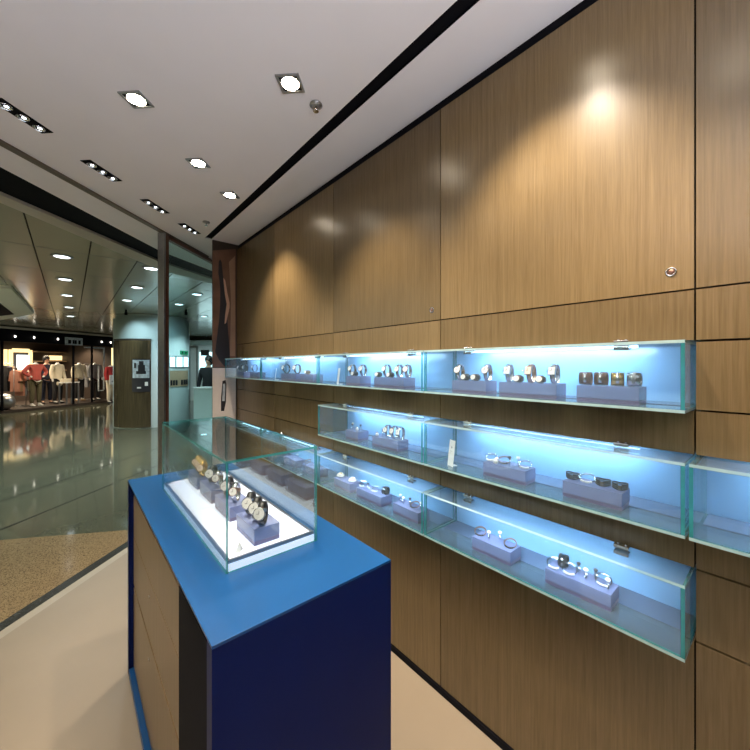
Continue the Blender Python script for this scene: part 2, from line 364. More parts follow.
# ============ CEILING FITTINGS ============
SPOTS=[]
def downlight(x,y,label,off=False):
    t=thing('recessed_downlight',label,'ceiling light',(x,y,CE-.0005),PI/4,'square downlights in the shop ceiling'); h=.052
    m=MB()
    for (x0,x1,y0,y1) in ((-h,h,-h,-h+.010),(-h,h,h-.010,h),(-h,-h+.010,-h+.010,h-.010),(h-.010,h,-h+.010,h-.010)): m.box(x0,x1,y0,y1,-.006,0)
    m.build('trim_frame',M['steel'],t)
    m=MB(); m.box(-.042,.042,-.042,.042,-.0022,-.0005); m.build('baffle',M['dark'],t)
    m=MB(); m.cyl((0,0,-.004),(0,0,-.0025),.038,n=24); m.build('bulb',M['lampglow'],t)
    ld=bpy.data.lights.new('downlight_beam','SPOT'); nw=x>.5 and not .6<x<.62; ld.energy=122 if nw else 46; ld.color=(1,.85,.68); ld.spot_size=math.radians(88 if nw else 100); ld.spot_blend=.7; ld.shadow_soft_size=.035
    lo=bpy.data.objects.new('downlight_beam',ld); col.objects.link(lo); lo.parent=t; lo.location=(0,0,-.03)
    if nw: lo.rotation_euler=(0,math.radians(-12),-PI/4); lo.rotation_mode='XYZ'
downlight(.747,1.453,'large bright square downlight nearest the wall slot, upper middle of ceiling')
downlight(.239,2.015,'bright square downlight, leftmost of the row of three')
downlight(.607,2.40,'bright square downlight, middle of the row of three')
downlight(.90,2.70,'small bright square downlight nearest the far end of the wall slot')
for i,(x,y) in enumerate([(.90,.54),(.53,.15),(.37,1.08),(0,.70),(-.13,1.64),(-.5,1.27)]):
    downlight(x,y,'square downlight overhead, outside the picture')
LB=['grille downlight cut by left picture edge','grille downlight, second from the left, above the door rail','grille downlight, third from the left, above the post','smallest grille downlight, right of the post top']
for i,(x,y) in enumerate([(-.18,2.53),(.16,2.905),(.515,3.28),(.84,3.61)]):
    t=thing('multi_lamp_downlight','black long three-lamp '+LB[i],'ceiling light',(x,y,CE-.0005),PI/4,'black three-lamp downlights along the shopfront')
    m=MB(); m.box(-.125,.125,-.034,.034,-.003,0); m.build('recess_tray',M['dark'],t)
    for q in (-.08,0,.08):
        m=MB(); m.lathe([(.026,-.010),(.030,-.004),(.016,-.0035)],n=18,M=Matrix.Translation((q,0,0))); m.build('reflector',M['chrome'],t)
        m=MB(); m.cyl((q+.004,0,-.0055),(q+.004,0,-.0035),.009,n=12); m.build('bulb',M['malllamp'],t)
for (x,y,l) in ((.902,1.49,'chrome ceiling sprinkler beside the largest square downlight'),(.91,3.34,'small chrome ceiling sprinkler near the far end of the slot')):
    t=thing('sprinkler_head',l,'sprinkler',(x,y,CE),0)
    m=MB(); m.lathe([(0,-.001),(.030,-.001),(.031,-.008),(.014,-.014),(0,-.014)]); m.build('escutcheon',M['steel'],t)
    m=MB(); m.cyl((0,0,-.014),(0,0,-.034),.006); m.cyl((0,0,-.034),(0,0,-.036),.013,n=12); m.build('nozzle',M['chrome'],t)
# lock roses on the upper wall panels
for (px,py,l) in ((671,272,'small round panel lock low on the large upper panel, right'),(432,310,'tiny round panel lock just left of the second long joint')):
    l_=(px-375)/F; y=X0*(K-l_*S)/(S+l_*K); d=X0*S+y*K; z=H-(py-365)/F*d
    t=thing('panel_lock',l,'lock',(X0,y,z)); Mr=Matrix.Rotation(-PI/2,4,'Y')
    m=MB(); m.lathe([(.013,.0005),(.013,.003),(.0095,.0035),(.0095,.001)],M=Mr); m.build('ring',M['chrome'],t)
    m=MB(); m.lathe([(.009,.0005),(.008,.002),(0,.002)],M=Mr); m.box(.0021,.003,-.001,.001,-.005,.005,M=Matrix.Scale(-1,4,Vector((1,0,0)))); m.build('key_barrel',M['bronze'],t)

# ============ WALL CASES ============
XF=1.205; TH=.008
ROWZ={'T':(1.4205,1.6115),'M':(1.0965,1.2925),'L':(.7775,.9755)}
RN={'T':'top','M':'middle','L':'lowest'}
CASELAB={('T',1):'large right-hand case of the top row, holding three long blocks',('T',2):'second case from the right in the top row',('T',3):'third case from the right in the top row',('T',4):'far left end case of the top row by the poster',
('M',0):'empty case cut by the right picture edge, middle row',('M',1):'right-hand case of the middle row with a white card',('M',2):'left end case of the middle row',
('L',1):'case at the right end of the lowest row',('L',2):'case of the lowest row next to the counter',('L',3):'far left case of the lowest row, seen through the showcase'}
for rw,ks in openings.items():
    z0,z1=ROWZ[rw]
    for k in ks:
        ya=Y0+P*(k-1)+.004; yb=Y0+P*k-.004; L=yb-ya
        t=thing('glass_display_case','glass wall '+CASELAB[(rw,k)],'display case',(XF,ya,z0),0,'glass cases set into the wood wall')
        D=XB-XF; h=z1-z0
        G=[M['shelfglass'],M['edgepale']]; GE=[M['shelfglass'],M['edge']]
        # openings in the wall are rows z; keep the glass inside them
        m=MB(); m.pane(0,D-.004,0,L,0,TH); m.build('bottom_pane',[M['bottomglass'],M['edgepale']],t)
        m=MB(); m.pane(0,D-.004,0,L,h-TH,h); m.build('top_pane',G,t)
        m=MB(); m.pane(0,TH,TH+.001,L-TH-.001,TH+.0005,h-TH-.0005); m.build('front_pane',GE,t)
        for (q0,q1) in ((0,TH),(L-TH,L)):
            m=MB(); m.pane(0,D-.006,q0,q1,TH+.0005,h-TH-.0005); m.build('end_pane',GE,t)
        m=MB(); m.box(D-.003,D+.012,0.001,L-.001,.002,h-.003); m.build('back_panel',M['backblue'],t)
        m=MB(); m.box(X0-XF+.004,D-.006,TH+.004,L-TH-.004,TH+.0006,TH+.002); m.build('shelf_lining',M['shelflining'],t)
        lw_={'T':.006,'M':.003,'L':.006}[rw]; sx_={'T':.131,'M':.152,'L':.012}[rw]; lw_=.006; m=MB(); m.box(sx_-.004,sx_-.004+lw_,.13,L-.13 if rw!='L' else L-.03,h-TH-.004,h-TH-.001); s_=m.build('led_strip',M['led'],t)
        ld=bpy.data.lights.new('case_strip_light','AREA'); ld.shape='RECTANGLE'; ld.size=.014; ld.size_y=L-.26; ld.energy={'T':2.1,'M':2.1,'L':1.7}[rw]; ld.color=(.70,.87,1)
        lo=bpy.data.objects.new('case_strip_light',ld); col.objects.link(lo); lo.parent=t; lo.location=(sx_,L/2,h-TH-.009); lo.rotation_euler=(0,math.radians(-50 if rw=='L' else -48),0)
        if rw=='L': ld.spread=math.radians(100); ld.energy=1.4
        for q in (.165,L-.165):
            cm=MB(); cm.box(X0-XF-.030,X0-XF-.002,q-.020,q+.020,h+.0005,h+.011,b=.002); cm.box(X0-XF-.030,X0-XF-.002,q-.020,q+.020,h-TH-.012,h-TH-.001,b=.002)
            cm.cyl((X0-XF-.016,q-.010,h+.011),(X0-XF-.016,q-.010,h+.014),.004,n=10); cm.cyl((X0-XF-.016,q+.010,h+.011),(X0-XF-.016,q+.010,h+.014),.004,n=10)
            cm.build('glass_clip',M['chrome'],t)

# ============ JEWELLERY ============
def ell(cx,cz,rx,rz,n=28,a0=0,a1=2*PI,closed=True):
    return [(cx+rx*math.cos(a0+(a1-a0)*i/(n if closed else n-1)),0,cz+rz*math.sin(a0+(a1-a0)*i/(n if closed else n-1))) for i in range(n)]
def sec(t,w): return [(-t,-w),(t,-w),(t,w),(-t,w)]
def hands(par,x,z):
    m=MB(); m.box(x-.0006,x,-.0007,.0007,z,z+.010); m.box(x-.0006,x,0,.007,z-.0007,z+.0007); m.build('hands',M['blackleather'],par)
STORE=[]
def park(t): return t
def make_upright(strap,casemat,dialmat,square=False,rx=.023,rz=.033,w=.008,r=.0155):
    t=thing('wrist_watch','x','watch')
    m=MB(); m.sweep(ell(0,rz+.0012,rx,rz),sec(.0014,w),closed=True); st=m.build('strap',strap,t)
    m=MB(); m.box(rx-.003,rx+.003,-w*1.05,w*1.05,rz-.006,rz+.008,b=.001); m.build('clasp',casemat,st)
    Mr=Matrix.Translation((-rx-.001,0,rz+.010))@Matrix.Rotation(math.radians(14),4,'Y')@Matrix.Rotation(-PI/2,4,'Y')
    m=MB()
    if square: m.box(-r,r,-r*.85,r*.85,0,.007,b=.0015,M=Mr)
    else: m.lathe([(0,0),(r*.9,0),(r,.002),(r,.006),(r*.93,.0075),(r*.86,.0065),(0,.0065)],M=Mr)
    m.cyl((0,r,.0035),(0,r+.003,.0035),.002,n=8,M=Mr); cs=m.build('case',casemat,t)
    m=MB()
    if square: m.box(-r*.82,r*.82,-r*.68,r*.68,.0071,.0078,M=Mr)
    else: m.cyl((0,0,.0066),(0,0,.0072),r*.85,n=24,M=Mr)
    m.build('dial',dialmat,cs)
    m=MB(); m.box(-.0005,.0095,-.0006,.0006,.0079,.0084,M=Mr); m.box(-.0006,.0006,0,.007,.0079,.0084,M=Mr); m.build('hands',M['blackleather'],cs)
    return t
def make_low(strap,casemat,dialmat):
    t=thing('wrist_watch','x','watch')
    m=MB(); m.sweep(ell(0,.0135,.017,.0125),sec(.0013,.0075),closed=True); m.build('strap',strap,t)
    m=MB(); m.box(-.012,.012,-.016,.016,.0035,.0225,b=.004); m.build('pillow',M['blackleather'],t)
    Mr=Matrix.Translation((-.018,0,.014))@Matrix.Rotation(math.radians(12),4,'Y')@Matrix.Rotation(-PI/2,4,'Y'); r=.0125
    m=MB(); m.lathe([(0,0),(r*.9,0),(r,.002),(r,.005),(r*.9,.006),(0,.006)],M=Mr); cs=m.build('case',casemat,t)
    m=MB(); m.cyl((0,0,.0061),(0,0,.0066),r*.84,n=22,M=Mr); m.build('dial',dialmat,cs)
    return t
def make_cuff(mt,r=.019,w=.017):
    t=thing('cuff_bracelet','x','bracelet')
    m=MB(); m.sweep(ell(0,r+.0018,r*1.05,r,30,-.9*PI/2+PI/2*0,1.35*PI,False),[(-.0016,-w),(.0016,-w*.96),(.0016,w*.96),(-.0016,w)]); m.build('band',mt,t)
    m=MB(); m.sweep(ell(0,r+.0018,r*1.05+.0022,r+.0022,30,.3,1.2*PI,False),sec(.0006,w*.25)); m.build('inlay',M['chrome'] if mt!=M['chrome'] else M['steel'],t)
    return t
def tor(R,r,n=28,k=8,M_=None,mb=None,sq=1.0):
    mb=mb or MB(); P_=[(R*math.cos(2*PI*i/n),R*sq*math.sin(2*PI*i/n),0) for i in range(n)]
    mb.sweep(P_,[(r*math.cos(2*PI*j/k),r*math.sin(2*PI*j/k)) for j in range(k)],closed=True,up=(0,0,1),M=M_); return mb
def make_bangle(mt,stone):
    t=thing('bracelet','x','bracelet'); Mt=Matrix.Translation((0,0,.0125))@Matrix.Rotation(math.radians(-24),4,'Y')
    m=tor(.022,.0018,M_=Mt); m=tor(.0235,.0012,M_=Mt@Matrix.Translation((0,0,.0035)),mb=m); bd=m.build('band',mt,t)
    m=MB()
    for i in range(5):
        a=PI+(i-2)*.32; m.ball((.0225*math.cos(a),.0225*math.sin(a),.003),.0038,8,M=Mt)
    m.build('stones',stone,t); return t
def make_ring(mt,stone):
    t=thing('finger_ring','x','ring'); Mt=Matrix.Translation((0,0,.0102))@Matrix.Rotation(PI/2,4,'X')@Matrix.Rotation(.3,4,'Y')
    m=tor(.0085,.0015,20,6,M_=Mt); m.build('band',mt,t)
    m=MB(); m.lathe([(0,.0195),(.003,.020),(.0055,.0235),(.0035,.026),(0,.026)],n=8,smooth=False); m.build('stone',stone,t); return t
def make_leather():
    t=thing('leather_bracelet','x','bracelet')
    m=MB()
    for q in (-.006,0,.006):
        m.sweep([(x,y+0,z) for x,y,z in [(.020*math.cos(2*PI*i/26),.030*math.sin(2*PI*i/26),.0045+abs(math.sin(PI*i/13))*.004+ (q+.006)*1.1) for i in range(26)]],[(.003*math.cos(2*PI*j/6),.003*math.sin(2*PI*j/6)) for j in range(6)],closed=True,up=(0,0,1))
    m.build('cords',M['blackleather'],t)
    m=MB(); m.box(-.026,-.016,-.007,.007,.002,.021,b=.001); m.build('clasp',M['chrome'],t); return t
def make_pearls():
    t=thing('pearl_strand','x','necklace'); m=MB(); random.seed(3)
    for i in range(34):
        a=i*.42; rr=.022-.0004*i; m.ball((rr*math.cos(a),rr*1.25*math.sin(a),.0048+i*.00055),.0045,8)
    m.build('pearls',M['pearl'],t)
    m=MB(); m.ball((0,0,.021),.0055,8); m.build('clasp',M['gold'],t); return t
def make_stud():
    t=thing('earring','x','earring'); m=MB(); m.lathe([(0,.0003),(.006,.0003),(.006,.008),(0,.008)],n=14); m.build('cushion',M['card'],t)
    m=MB(); m.lathe([(0,.0085),(.002,.0085),(.0055,.0125),(.0035,.0150),(0,.0150)],n=8,smooth=False); m.build('stone',M['chrome'],t); return t
PR={}
PR['up_white']=lambda: make_upright(M['chrome'],M['rosegold'],M['dial'])
PR['up_square']=lambda: make_upright(M['chrome'],M['chrome'],M['dial'],True)
PR['up_rose']=lambda: make_upright(M['rosegold'],M['rosegold'],M['dialrose'],True)
PR['up_black']=lambda: make_upright(M['blackleather'],M['chrome'],M['dial'],False,.027,.034,.009,.019)
PR['up_gold']=lambda: make_upright(M['gold'],M['gold'],M['dialrose'],False,.024,.033,.008,.016)
PR['low_white']=lambda: make_low(M['blackleather'],M['rosegold'],M['dial'])
PR['cuff_bronze']=lambda: make_cuff(M['bronze'])
PR['cuff_gold']=lambda: make_cuff(M['gold'])
PR['cuff_silver']=lambda: make_cuff(M['chrome'])
PR['cuff_black']=lambda: make_cuff(M['blackleather'],.02,.013)
PR['bangle']=lambda: make_bangle(M['chrome'],M['dial'])
PR['bangle_dark']=lambda: make_bangle(M['bronze'],M['blackleather'])
PR['ring']=lambda: make_ring(M['chrome'],M['dial'])
PR['ring_dark']=lambda: make_ring(M['chrome'],M['blackleather'])
PR['leather']=make_leather
PR['pearls']=make_pearls
PR['stud']=make_stud
KINDTXT={'up_white':('upright silver watch with round dial','watch'),'up_square':('upright silver watch with square dial','watch'),'up_rose':('upright rose watch with square dial','watch'),
'up_black':('upright black-strapped watch','watch'),'up_gold':('upright gold watch','watch'),'low_white':('low watch on black pillow','watch'),'cuff_bronze':('wide dark bronze cuff','bracelet'),
'cuff_gold':('wide gold cuff','bracelet'),'cuff_silver':('wide silver cuff','bracelet'),'cuff_black':('black cuff','bracelet'),'bangle':('silver bangle with pale stones','bracelet'),
'bangle_dark':('dark bangle with black stones','bracelet'),'ring':('silver ring with pale stone','ring'),'ring_dark':('silver ring with black stone','ring'),'leather':('black leather cord bracelet','bracelet'),
'pearls':('cream pearl strand','necklace'),'stud':('tiny stud earring','earring')}
proto={}
def place(kind,x,y,z,rz,label,group):
    if kind not in proto: o=PR[kind](); proto[kind]=o
    else: o=copy_tree(proto[kind])
    o.location=(x,y,z); o.rotation_euler=(0,0,rz)
    if kind in ('ring','ring_dark','stud'): o.scale=(1.45,)*3
    if kind=='leather': o.scale=(.9,.68,.95)
    tag(o,label,KINDTXT[kind][1],group); return o
ORD=['leftmost','second','third','fourth','fifth','sixth','seventh','eighth']
def block(x0,x1,y0,y1,z,label,group,h=.052):
    t=thing('display_block',label,'display block',((x0+x1)/2,(y0+y1)/2,z),0,group)
    a_=(x1-x0)/2;b_=(y1-y0)/2
    m=MB(); m.box(-a_,a_,-b_,b_,.0125,h,b=.0012); m.build('acrylic_body',M['block'],t)
    m=MB(); m.box(-a_+.0006,a_-.0006,-b_+.0006,b_-.0006,0,.0120); m.build('bottom_band',M['blockband'],t)  # dark violet band along the bottom of the block
SH={'T':(1.245,ROWZ['T'][0]+TH+.0005),'M':(1.262,ROWZ['M'][0]+TH+.0005),'L':(1.262,ROWZ['L'][0]+TH+.0005)}
# (row, front-left px, front-right px, description, items[(kind, px, xoff)])
BL=[('T',576.4,639.3,'four-cuff block',[('cuff_bronze',583,0),('cuff_bronze',600,0),('cuff_gold',616,0),('cuff_silver',632,0)]),
('T',499,556.5,'block beside the cuffs',[('up_square',512,.0),('low_white',521,-.018),('up_rose',532,.0),('low_white',540,-.018),('up_square',553,.0)]),
('T',452,486,'block beside the glass partition',[('up_white',457,.0),('low_white',465,-.018),('low_white',476,-.018),('up_white',488,.0)]),
('T',374,404,'three-watch block, second case',[('low_white',378,-.018),('up_white',386,.005),('low_white',391,-.02),('up_white',398,.005),('up_white',409,.005)]),
('T',346,360,'small block beside the white card',[('up_white',348,.0),('low_white',354,-.018),('up_white',363,.0)]),
('T',281,296,'left block of the third case',[('up_black',285,0),('up_black',294,0)]),
('T',300,313,'right block of the third case',[('low_white',308,0)]),
('T',236,244,'far left top row block',[('up_white',239,0),('up_square',243,0)]),
('T',250,257,'top row block, second from far left',[('up_square',255,0)]),
('M',483,525.4,'short middle row block',[('bangle',489,0),('stud',496,-.022),('bangle_dark',503,0),('ring_dark',510,-.02),('ring',517,0),('bangle',524,0)]),
('M',562.5,622,'leather bracelet block',[('leather',574,0),('bangle',588,0),('leather',603,0),('leather',620,0)]),
('M',345.5,358,'small left block of the middle row',[('ring',349,.005),('ring_dark',352,-.02),('stud',355,0),('ring_dark',359,0)]),
('M',372,397.5,'three-watch middle row block',[('stud',375,-.015),('up_white',386,.0),('up_white',395,.0),('up_square',404,.0),('ring_dark',380,.0)]),
('L',334,350,'pearl block in the lowest row',[('pearls',341,0),('pearls',351,.0)]),
('L',356.5,381,'block with the black cuff',[('bangle',362,0),('ring_dark',368,-.015),('bangle',374,0),('cuff_black',386,.008)]),
('L',393,418,'third block in the lowest row',[('ring',397,0),('ring',403,-.015),('ring_dark',409,0),('bangle_dark',414,0),('ring',421,0)]),
('L',472,510.5,'two-bangle block in the lowest row',[('bangle_dark',480,0),('ring',490,-.018),('ring',496,.012),('bangle_dark',508,0)]),
('L',545,611,'longest lowest row block',[('bangle',556,-.012),('cuff_black',564,.012),('bangle',572,-.01),('ring_dark',580,.01),('ring',590,-.012),('ring_dark',599,.01),('bangle',606,.008),('ring',611,-.02)]),
('L',284,296,'block seen through the showcase, left',[('ring',288,0),('ring',294,0)]),
('L',302,318,'block seen through the showcase, right',[('bangle_dark',307,0),('ring',316,0)])]
for (rw,pl,pr_,desc,items) in BL:
    xf,z=SH[rw]; yl=y_on(pl,xf); yr=y_on(pr_,xf); 
    if yl-yr<.06: yl=yr+.06
    block(xf,xf+.080,yr,yl,z,'lilac acrylic '+desc+(', top shelf' if rw=='T' and 'top row' not in desc else ''),'lilac acrylic blocks on the wall shelves')
    used={}
    n=len(items)
    # evenly keep items inside the block, in their order
    its=sorted(items,key=lambda q:q[1])
    for i,(kind,px,xo) in enumerate(its):
        x=xf+.040+xo; y=y_on(px,x); y=min(max(y,yr+.012),yl-.012)
        if n>1:
            ye=yl-.016-(yl-yr-.032)*i/(n-1); y=ye*.6+y*.4
        place(kind,x,y,z+.0525,(.12 if kind.startswith('up') or kind.startswith('low') else .2)+random.uniform(-.12,.12),
              KINDTXT[kind][0]+', '+(ORD[i]+(' on ' if i==0 else ' from left on '))+desc,
              KINDTXT[kind][0]+' pieces in the wall cases')
# standing cards
def card(px,row,h,w,xo,label,tilt=.12):
    xf,z=SH[row]; x=xf+xo; y=y_on(px,x)
    t=thing('display_card',label,'card',(x,y,z),-.35,'standing cards in the wall cases')
    Mt=Matrix.Rotation(tilt,4,'Y')
    m=MB(); m.box(0,.0015,-w/2,w/2,.0,h,M=Mt); m.build('card_face',M['card'],t)
    m=MB(); m.box(.002,.03,-w/4,w/4,0,.0015); m.build('foot',M['card'],t)
    m=MB(); m.cyl((-.0006,0,h*.72),(-.0002,0,h*.72),.0045,n=12,M=Mt); m.box(-.0006,-.0002,-.006,.006,h*.56,h*.58,M=Mt); m.build('print',M['posterblack'] if 0 else M['greycloth'],t)
card(337.5,'T',.098,.040,.0,'tall white card in the second case, top row')
card(275,'T',.092,.040,.0,'small white card in the third case, top row')
card(450,'M',.112,.042,.0,'white card leaning in the middle row case')

# ============ BLUE COUNTER ============
CX0,CX1,CY0,CY1,CT=.2215,.726,.774,2.173,.966
t=thing('display_counter','blue lacquered display counter with wooden drawers under the glass showcase','counter',((CX0+CX1)/2,CY0,0.001))
cx=(CX1-CX0)/2; CL=CY1-CY0
m=MB(); m.box(-cx,cx,0,CL,CT-.007,CT,b=.0008); m.build('countertop',M['blue'],t)
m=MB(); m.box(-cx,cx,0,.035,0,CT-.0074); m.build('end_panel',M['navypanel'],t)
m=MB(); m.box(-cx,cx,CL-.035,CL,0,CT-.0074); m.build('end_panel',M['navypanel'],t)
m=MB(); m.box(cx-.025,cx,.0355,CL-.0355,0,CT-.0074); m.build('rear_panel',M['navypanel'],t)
m=MB(); m.box(-cx,cx-.026,.0355,CL-.0355,0,.035); m.build('plinth',M['blue'],t)
xd=-cx+.020
m=MB(); m.box(xd+.022,cx-.026,.36,CL-.0365,.036,CT-.009); m.build('carcass',M['dark'],t)
m=MB(); m.box(xd-.006,cx-.026,.0365,.359,.036,CT-.050); m.build('dark_void_fill',M['dark'],t)  # solid black box standing in for the shade of the open knee space
dy0,dy1=.362,CL-.038
m=MB(); m.box(xd,xd+.021,dy0,dy1,.690,.895,b=.001); m.build('fascia',M['drawerwood'],t)
for (z0,z1) in ((.452,.685),(.045,.434)):
    m=MB(); m.box(xd,xd+.021,dy0,dy1,z0,z1,b=.001); d_=m.build('drawer',M['drawerwood'],t)
    m=MB(); m.cyl((xd-.0005,(dy0+dy1)/2+.03,z1-.065),(xd-.003,(dy0+dy1)/2+.03,z1-.065),.0075,n=16); m.build('lock',M['chrome'],d_)
# ============ GLASS SHOWCASE ============
GX0,GX1,GY0,GY1=.327,.618,1.015,1.91; gz=CT+.0015; gh=.312
t=thing('glass_showcase','rectangular glass showcase with lit white base on the blue counter','showcase',((GX0+GX1)/2,GY0,gz))
gx=(GX1-GX0)/2; GL=GY1-GY0; e=.006; G=[M['glass'],M['edge']]
m=MB(); m.pane(-gx,gx,0,GL,gh-.007,gh); m.build('top_pane',G,t)
m=MB(); m.pane(-gx+e+.0005,gx-e-.0005,0,e,0,gh-.0075); m.build('front_pane',G,t)
m=MB(); m.pane(-gx+e+.0005,gx-e-.0005,GL-e,GL,0,gh-.0075); m.build('rear_pane',G,t)
m=MB(); m.pane(-gx,-gx+e,0,GL,0,gh-.0075); m.build('side_pane',G,t)
m=MB(); m.pane(gx-e,gx,0,GL,0,gh-.0075); m.build('side_pane',G,t)
m=MB(); m.box(-gx+e+.001,gx-e-.001,e+.001,GL-e-.001,0,.021); m.build('lit_base',M['traylight'],t)
m=MB()
i0=gx-e-.002
for (x0,x1,y0,y1) in ((-i0,i0,e+.002,e+.010),(-i0,i0,GL-e-.010,GL-e-.002),(-i0,-i0+.008,e+.0105,GL-e-.0105),(i0-.008,i0,e+.0105,GL-e-.0105)): m.box(x0,x1,y0,y1,.0215,.031)
m.build('inner_frame',M['steel'],t)
m=MB()
for (y0,y1) in ((e+.011,GL/2-.001),(GL/2+.001,GL-e-.011)): m.box(-i0+.009,i0-.009,y0,y1,.0215,.0285)
m.build('tray',M['traylight'],t)
m=MB(); m.cyl((-gx+.022,GL-.03,.0285),(-gx+.022,GL-.03,.036),.010,n=18); m.build('lock',M['chrome'],t)
tz=gz+.0290
SB=[(.424,.507,1.056,1.21,'nearest',[('up_black',1.075,.458),('up_black',1.125,.462),('up_black',1.18,.462)]),
(.424,.507,1.275,1.443,'second nearest',[('up_white',1.32,.462),('up_black',1.40,.462)]),
(.424,.507,1.49,1.65,'third nearest',[('up_white',1.52,.462),('up_black',1.60,.462)]),
(.424,.507,1.70,1.85,'farthest',[('up_gold',1.715,.455),('up_gold',1.745,.458),('up_gold',1.775,.460),('up_gold',1.805,.462),('up_gold',1.835,.464)])]
for (x0,x1,y0,y1,l,its) in SB:
    block(x0,x1,y0,y1,tz,'lilac acrylic block inside the glass showcase, '+l,'lilac acrylic blocks in the glass showcase',h=.051)
    for i,(k,y,x) in enumerate(its):
        place(k,x,y,tz+.0515,.85,KINDTXT[k][0]+(' on %s showcase block, %s from front'%(l,['first','second','third','fourth','fifth'][i])),'watches in the glass showcase')
t=thing('price_card','tiny folded price card standing by the near corner of the showcase','card',(.385,1.055,tz),.9)
m=MB(); m.add([(-.009,0,0),(.009,0,0),(0,.004,.034),(-.009,.016,0),(.009,.016,0)],[(0,1,2),(3,2,4),(0,2,3),(1,4,2)]); m.build('folded_card',M['card'],t)
m=MB(); m.add([(.001,-.0012,.001),(.009,-.0012,.001),(.0045,.0002,.014)],[(0,1,2)]); m.build('printed_mark',M['posterblack'],t)

# ============ MALL ============
rowA=[(62,256),(65,279),(67,295),(69,307),(70.5,316)]; rowB=[(151,268),(137,287),(127,300),(197,294),(179,304),(204,316)]
for i,(px,py) in enumerate(rowA+rowB):
    x,y=at_z(px,py,CE)
    nm=('centre row of the mall ceiling, %s from the front'%['first','second','third','fourth','fifth'][i]) if i<5 else ['right row, nearest, left of the post','right row, second, left of the post','right row, third, above the pale drum','nearest one seen through side glass','second one seen through side glass','farthest one seen through side glass'][i-5]
    t=thing('mall_downlight','round mall ceiling light, '+nm,'ceiling light',(x,y,CE-.001),0,'round lights in the mall ceiling')
    m=MB(); m.lathe([(.075,0),(.10,0),(.10,-.008),(.075,-.012)],n=28); m.build('rim',M['steel'],t)
    m=MB(); m.cyl((0,0,-.008),(0,0,-.002),.074,n=28); m.build('lamp',M['malllamp'],t)
    ld=bpy.data.lights.new('mall_beam','SPOT'); ld.energy=110; ld.color=(.82,.95,1); ld.spot_size=math.radians(120); ld.spot_blend=.6; ld.shadow_soft_size=.07
    lo=bpy.data.objects.new('mall_beam',ld); col.objects.link(lo); lo.parent=t; lo.location=(0,0,-.03)
# dropped soffit of the neighbour shop, left
z=H+1.2
pts=[at_z(px,py,z) for px,py in ((-20,287),(11,289),(34,314),(-20,324))]
t=thing('dropped_soffit','cream dropped soffit with black inset at the left edge of the mall','ceiling panel',(pts[1][0],pts[1][1],z))
q=[(x-pts[1][0],y-pts[1][1]) for x,y in pts]
m=MB(); m.prism(q,0,.055); m.build('panel',M['pcream'],t)
p2=[at_z(px,py,z) for px,py in ((-20,300),(0,303),(14,314),(-20,318))]; m=MB(); m.prism([(x-pts[1][0],y-pts[1][1]) for x,y in p2],-.01,-.001); m.build('black_inset',M['blacksatin'],t)
# pale drum column
dx,dy=at_d(153,9.5); R=.86
def ang(px,R_):   # angle on the drum where the sight line first meets it
    l=(px-375)/F; v=Vector((S+l*K,K-l*S)); c_=Vector((dx,dy)); A=v.dot(v);B=-2*v.dot(c_);C_=c_.dot(c_)-R_*R_
    disc=B*B-4*A*C_; tt=(-B-math.sqrt(max(disc,0)))/(2*A); p=v*tt-c_; return math.atan2(p.y,p.x)
def arc(name,px0,px1,z0,z1,R_,mt,par,th=.02,n=14):
    a0,a1=ang(px0,R_),ang(px1,R_)
    while a1<a0-PI: a1+=2*PI
    while a1>a0+PI: a1-=2*PI
    poly=[(R_*math.cos(a0+(a1-a0)*i/n),R_*math.sin(a0+(a1-a0)*i/n)) for i in range(n+1)]+[((R_-th)*math.cos(a1-(a1-a0)*i/n),(R_-th)*math.sin(a1-(a1-a0)*i/n)) for i in range(n+1)]
    m=MB(); m.prism(poly,z0,z1); return m.build(name,mt,par)
t=thing('drum_column','wide pale round drum column in the mall behind the post','column',(dx,dy,0.001))
m=MB(); m.lathe([(R,0),(R,CE-.10)],n=64); m.lathe([(R-.05,CE-.10),(R-.05,CE-.01)],n=64); m.add([(R*math.cos(2*PI*k/64),R*math.sin(2*PI*k/64),CE-.10) for k in range(64)]+[((R-.05)*math.cos(2*PI*k/64),(R-.05)*math.sin(2*PI*k/64),CE-.10) for k in range(64)],[(k,(k+1)%64,64+(k+1)%64,64+k) for k in range(64)]); m.build('shaft',M['drum'],t)
arc('bronze_cladding',113.5,151,.02,H+.60,R+.024,M['bronzepanel'],t)
arc('dark_head_band',113.5,151.5,H+.605,H+.64,R+.03,M['storewall'],t)
for px in (126,160,186):
    qx,qy=at_d(px,8.1); o=thing('drum_spotlight','small black ceiling spotlight aimed at the pale drum, '+{126:'left',160:'behind the post',186:'right, behind glass'}[px],'ceiling light',(qx,qy,CE-.001),0,'spotlights washing the drum')
    m=MB(); m.cyl((0,0,-.05),(0,0,0),.02,n=12); m.build('stem',M['blacksatin'],o)
    m=MB(); m.cyl((0,0,-.12),(0,0,-.051),.03,n=14); m.build('lamp_head',M['blacksatin'],o)
    ld=bpy.data.lights.new('drum_beam','SPOT'); ld.energy=26; ld.color=(.6,.88,1); ld.spot_size=math.radians(75); ld.spot_blend=.8; ld.shadow_soft_size=.03
    lo=bpy.data.objects.new('drum_beam',ld); col.objects.link(lo); lo.parent=o; lo.location=(0,0,-.13)
    lo.rotation_euler=Vector((dx-qx,dy-qy,-1.1)).to_track_quat('-Z','Y').to_euler()
def zz(py,d=8.62): return H-(py-365)/F*d
t2=thing('fashion_poster','dark and pale poster of a figure on the bronze drum cladding','poster',(dx,dy,1.0))
def arc2(name,px0,px1,y0,y1,R_,mt,par,th=.008): return arc(name,px0,px1,zz(y1)-1.0,zz(y0)-1.0,R_,mt,par,th,8)
arc2('backing',132,150,359,392,R+.036,M['posterblack'],t2)
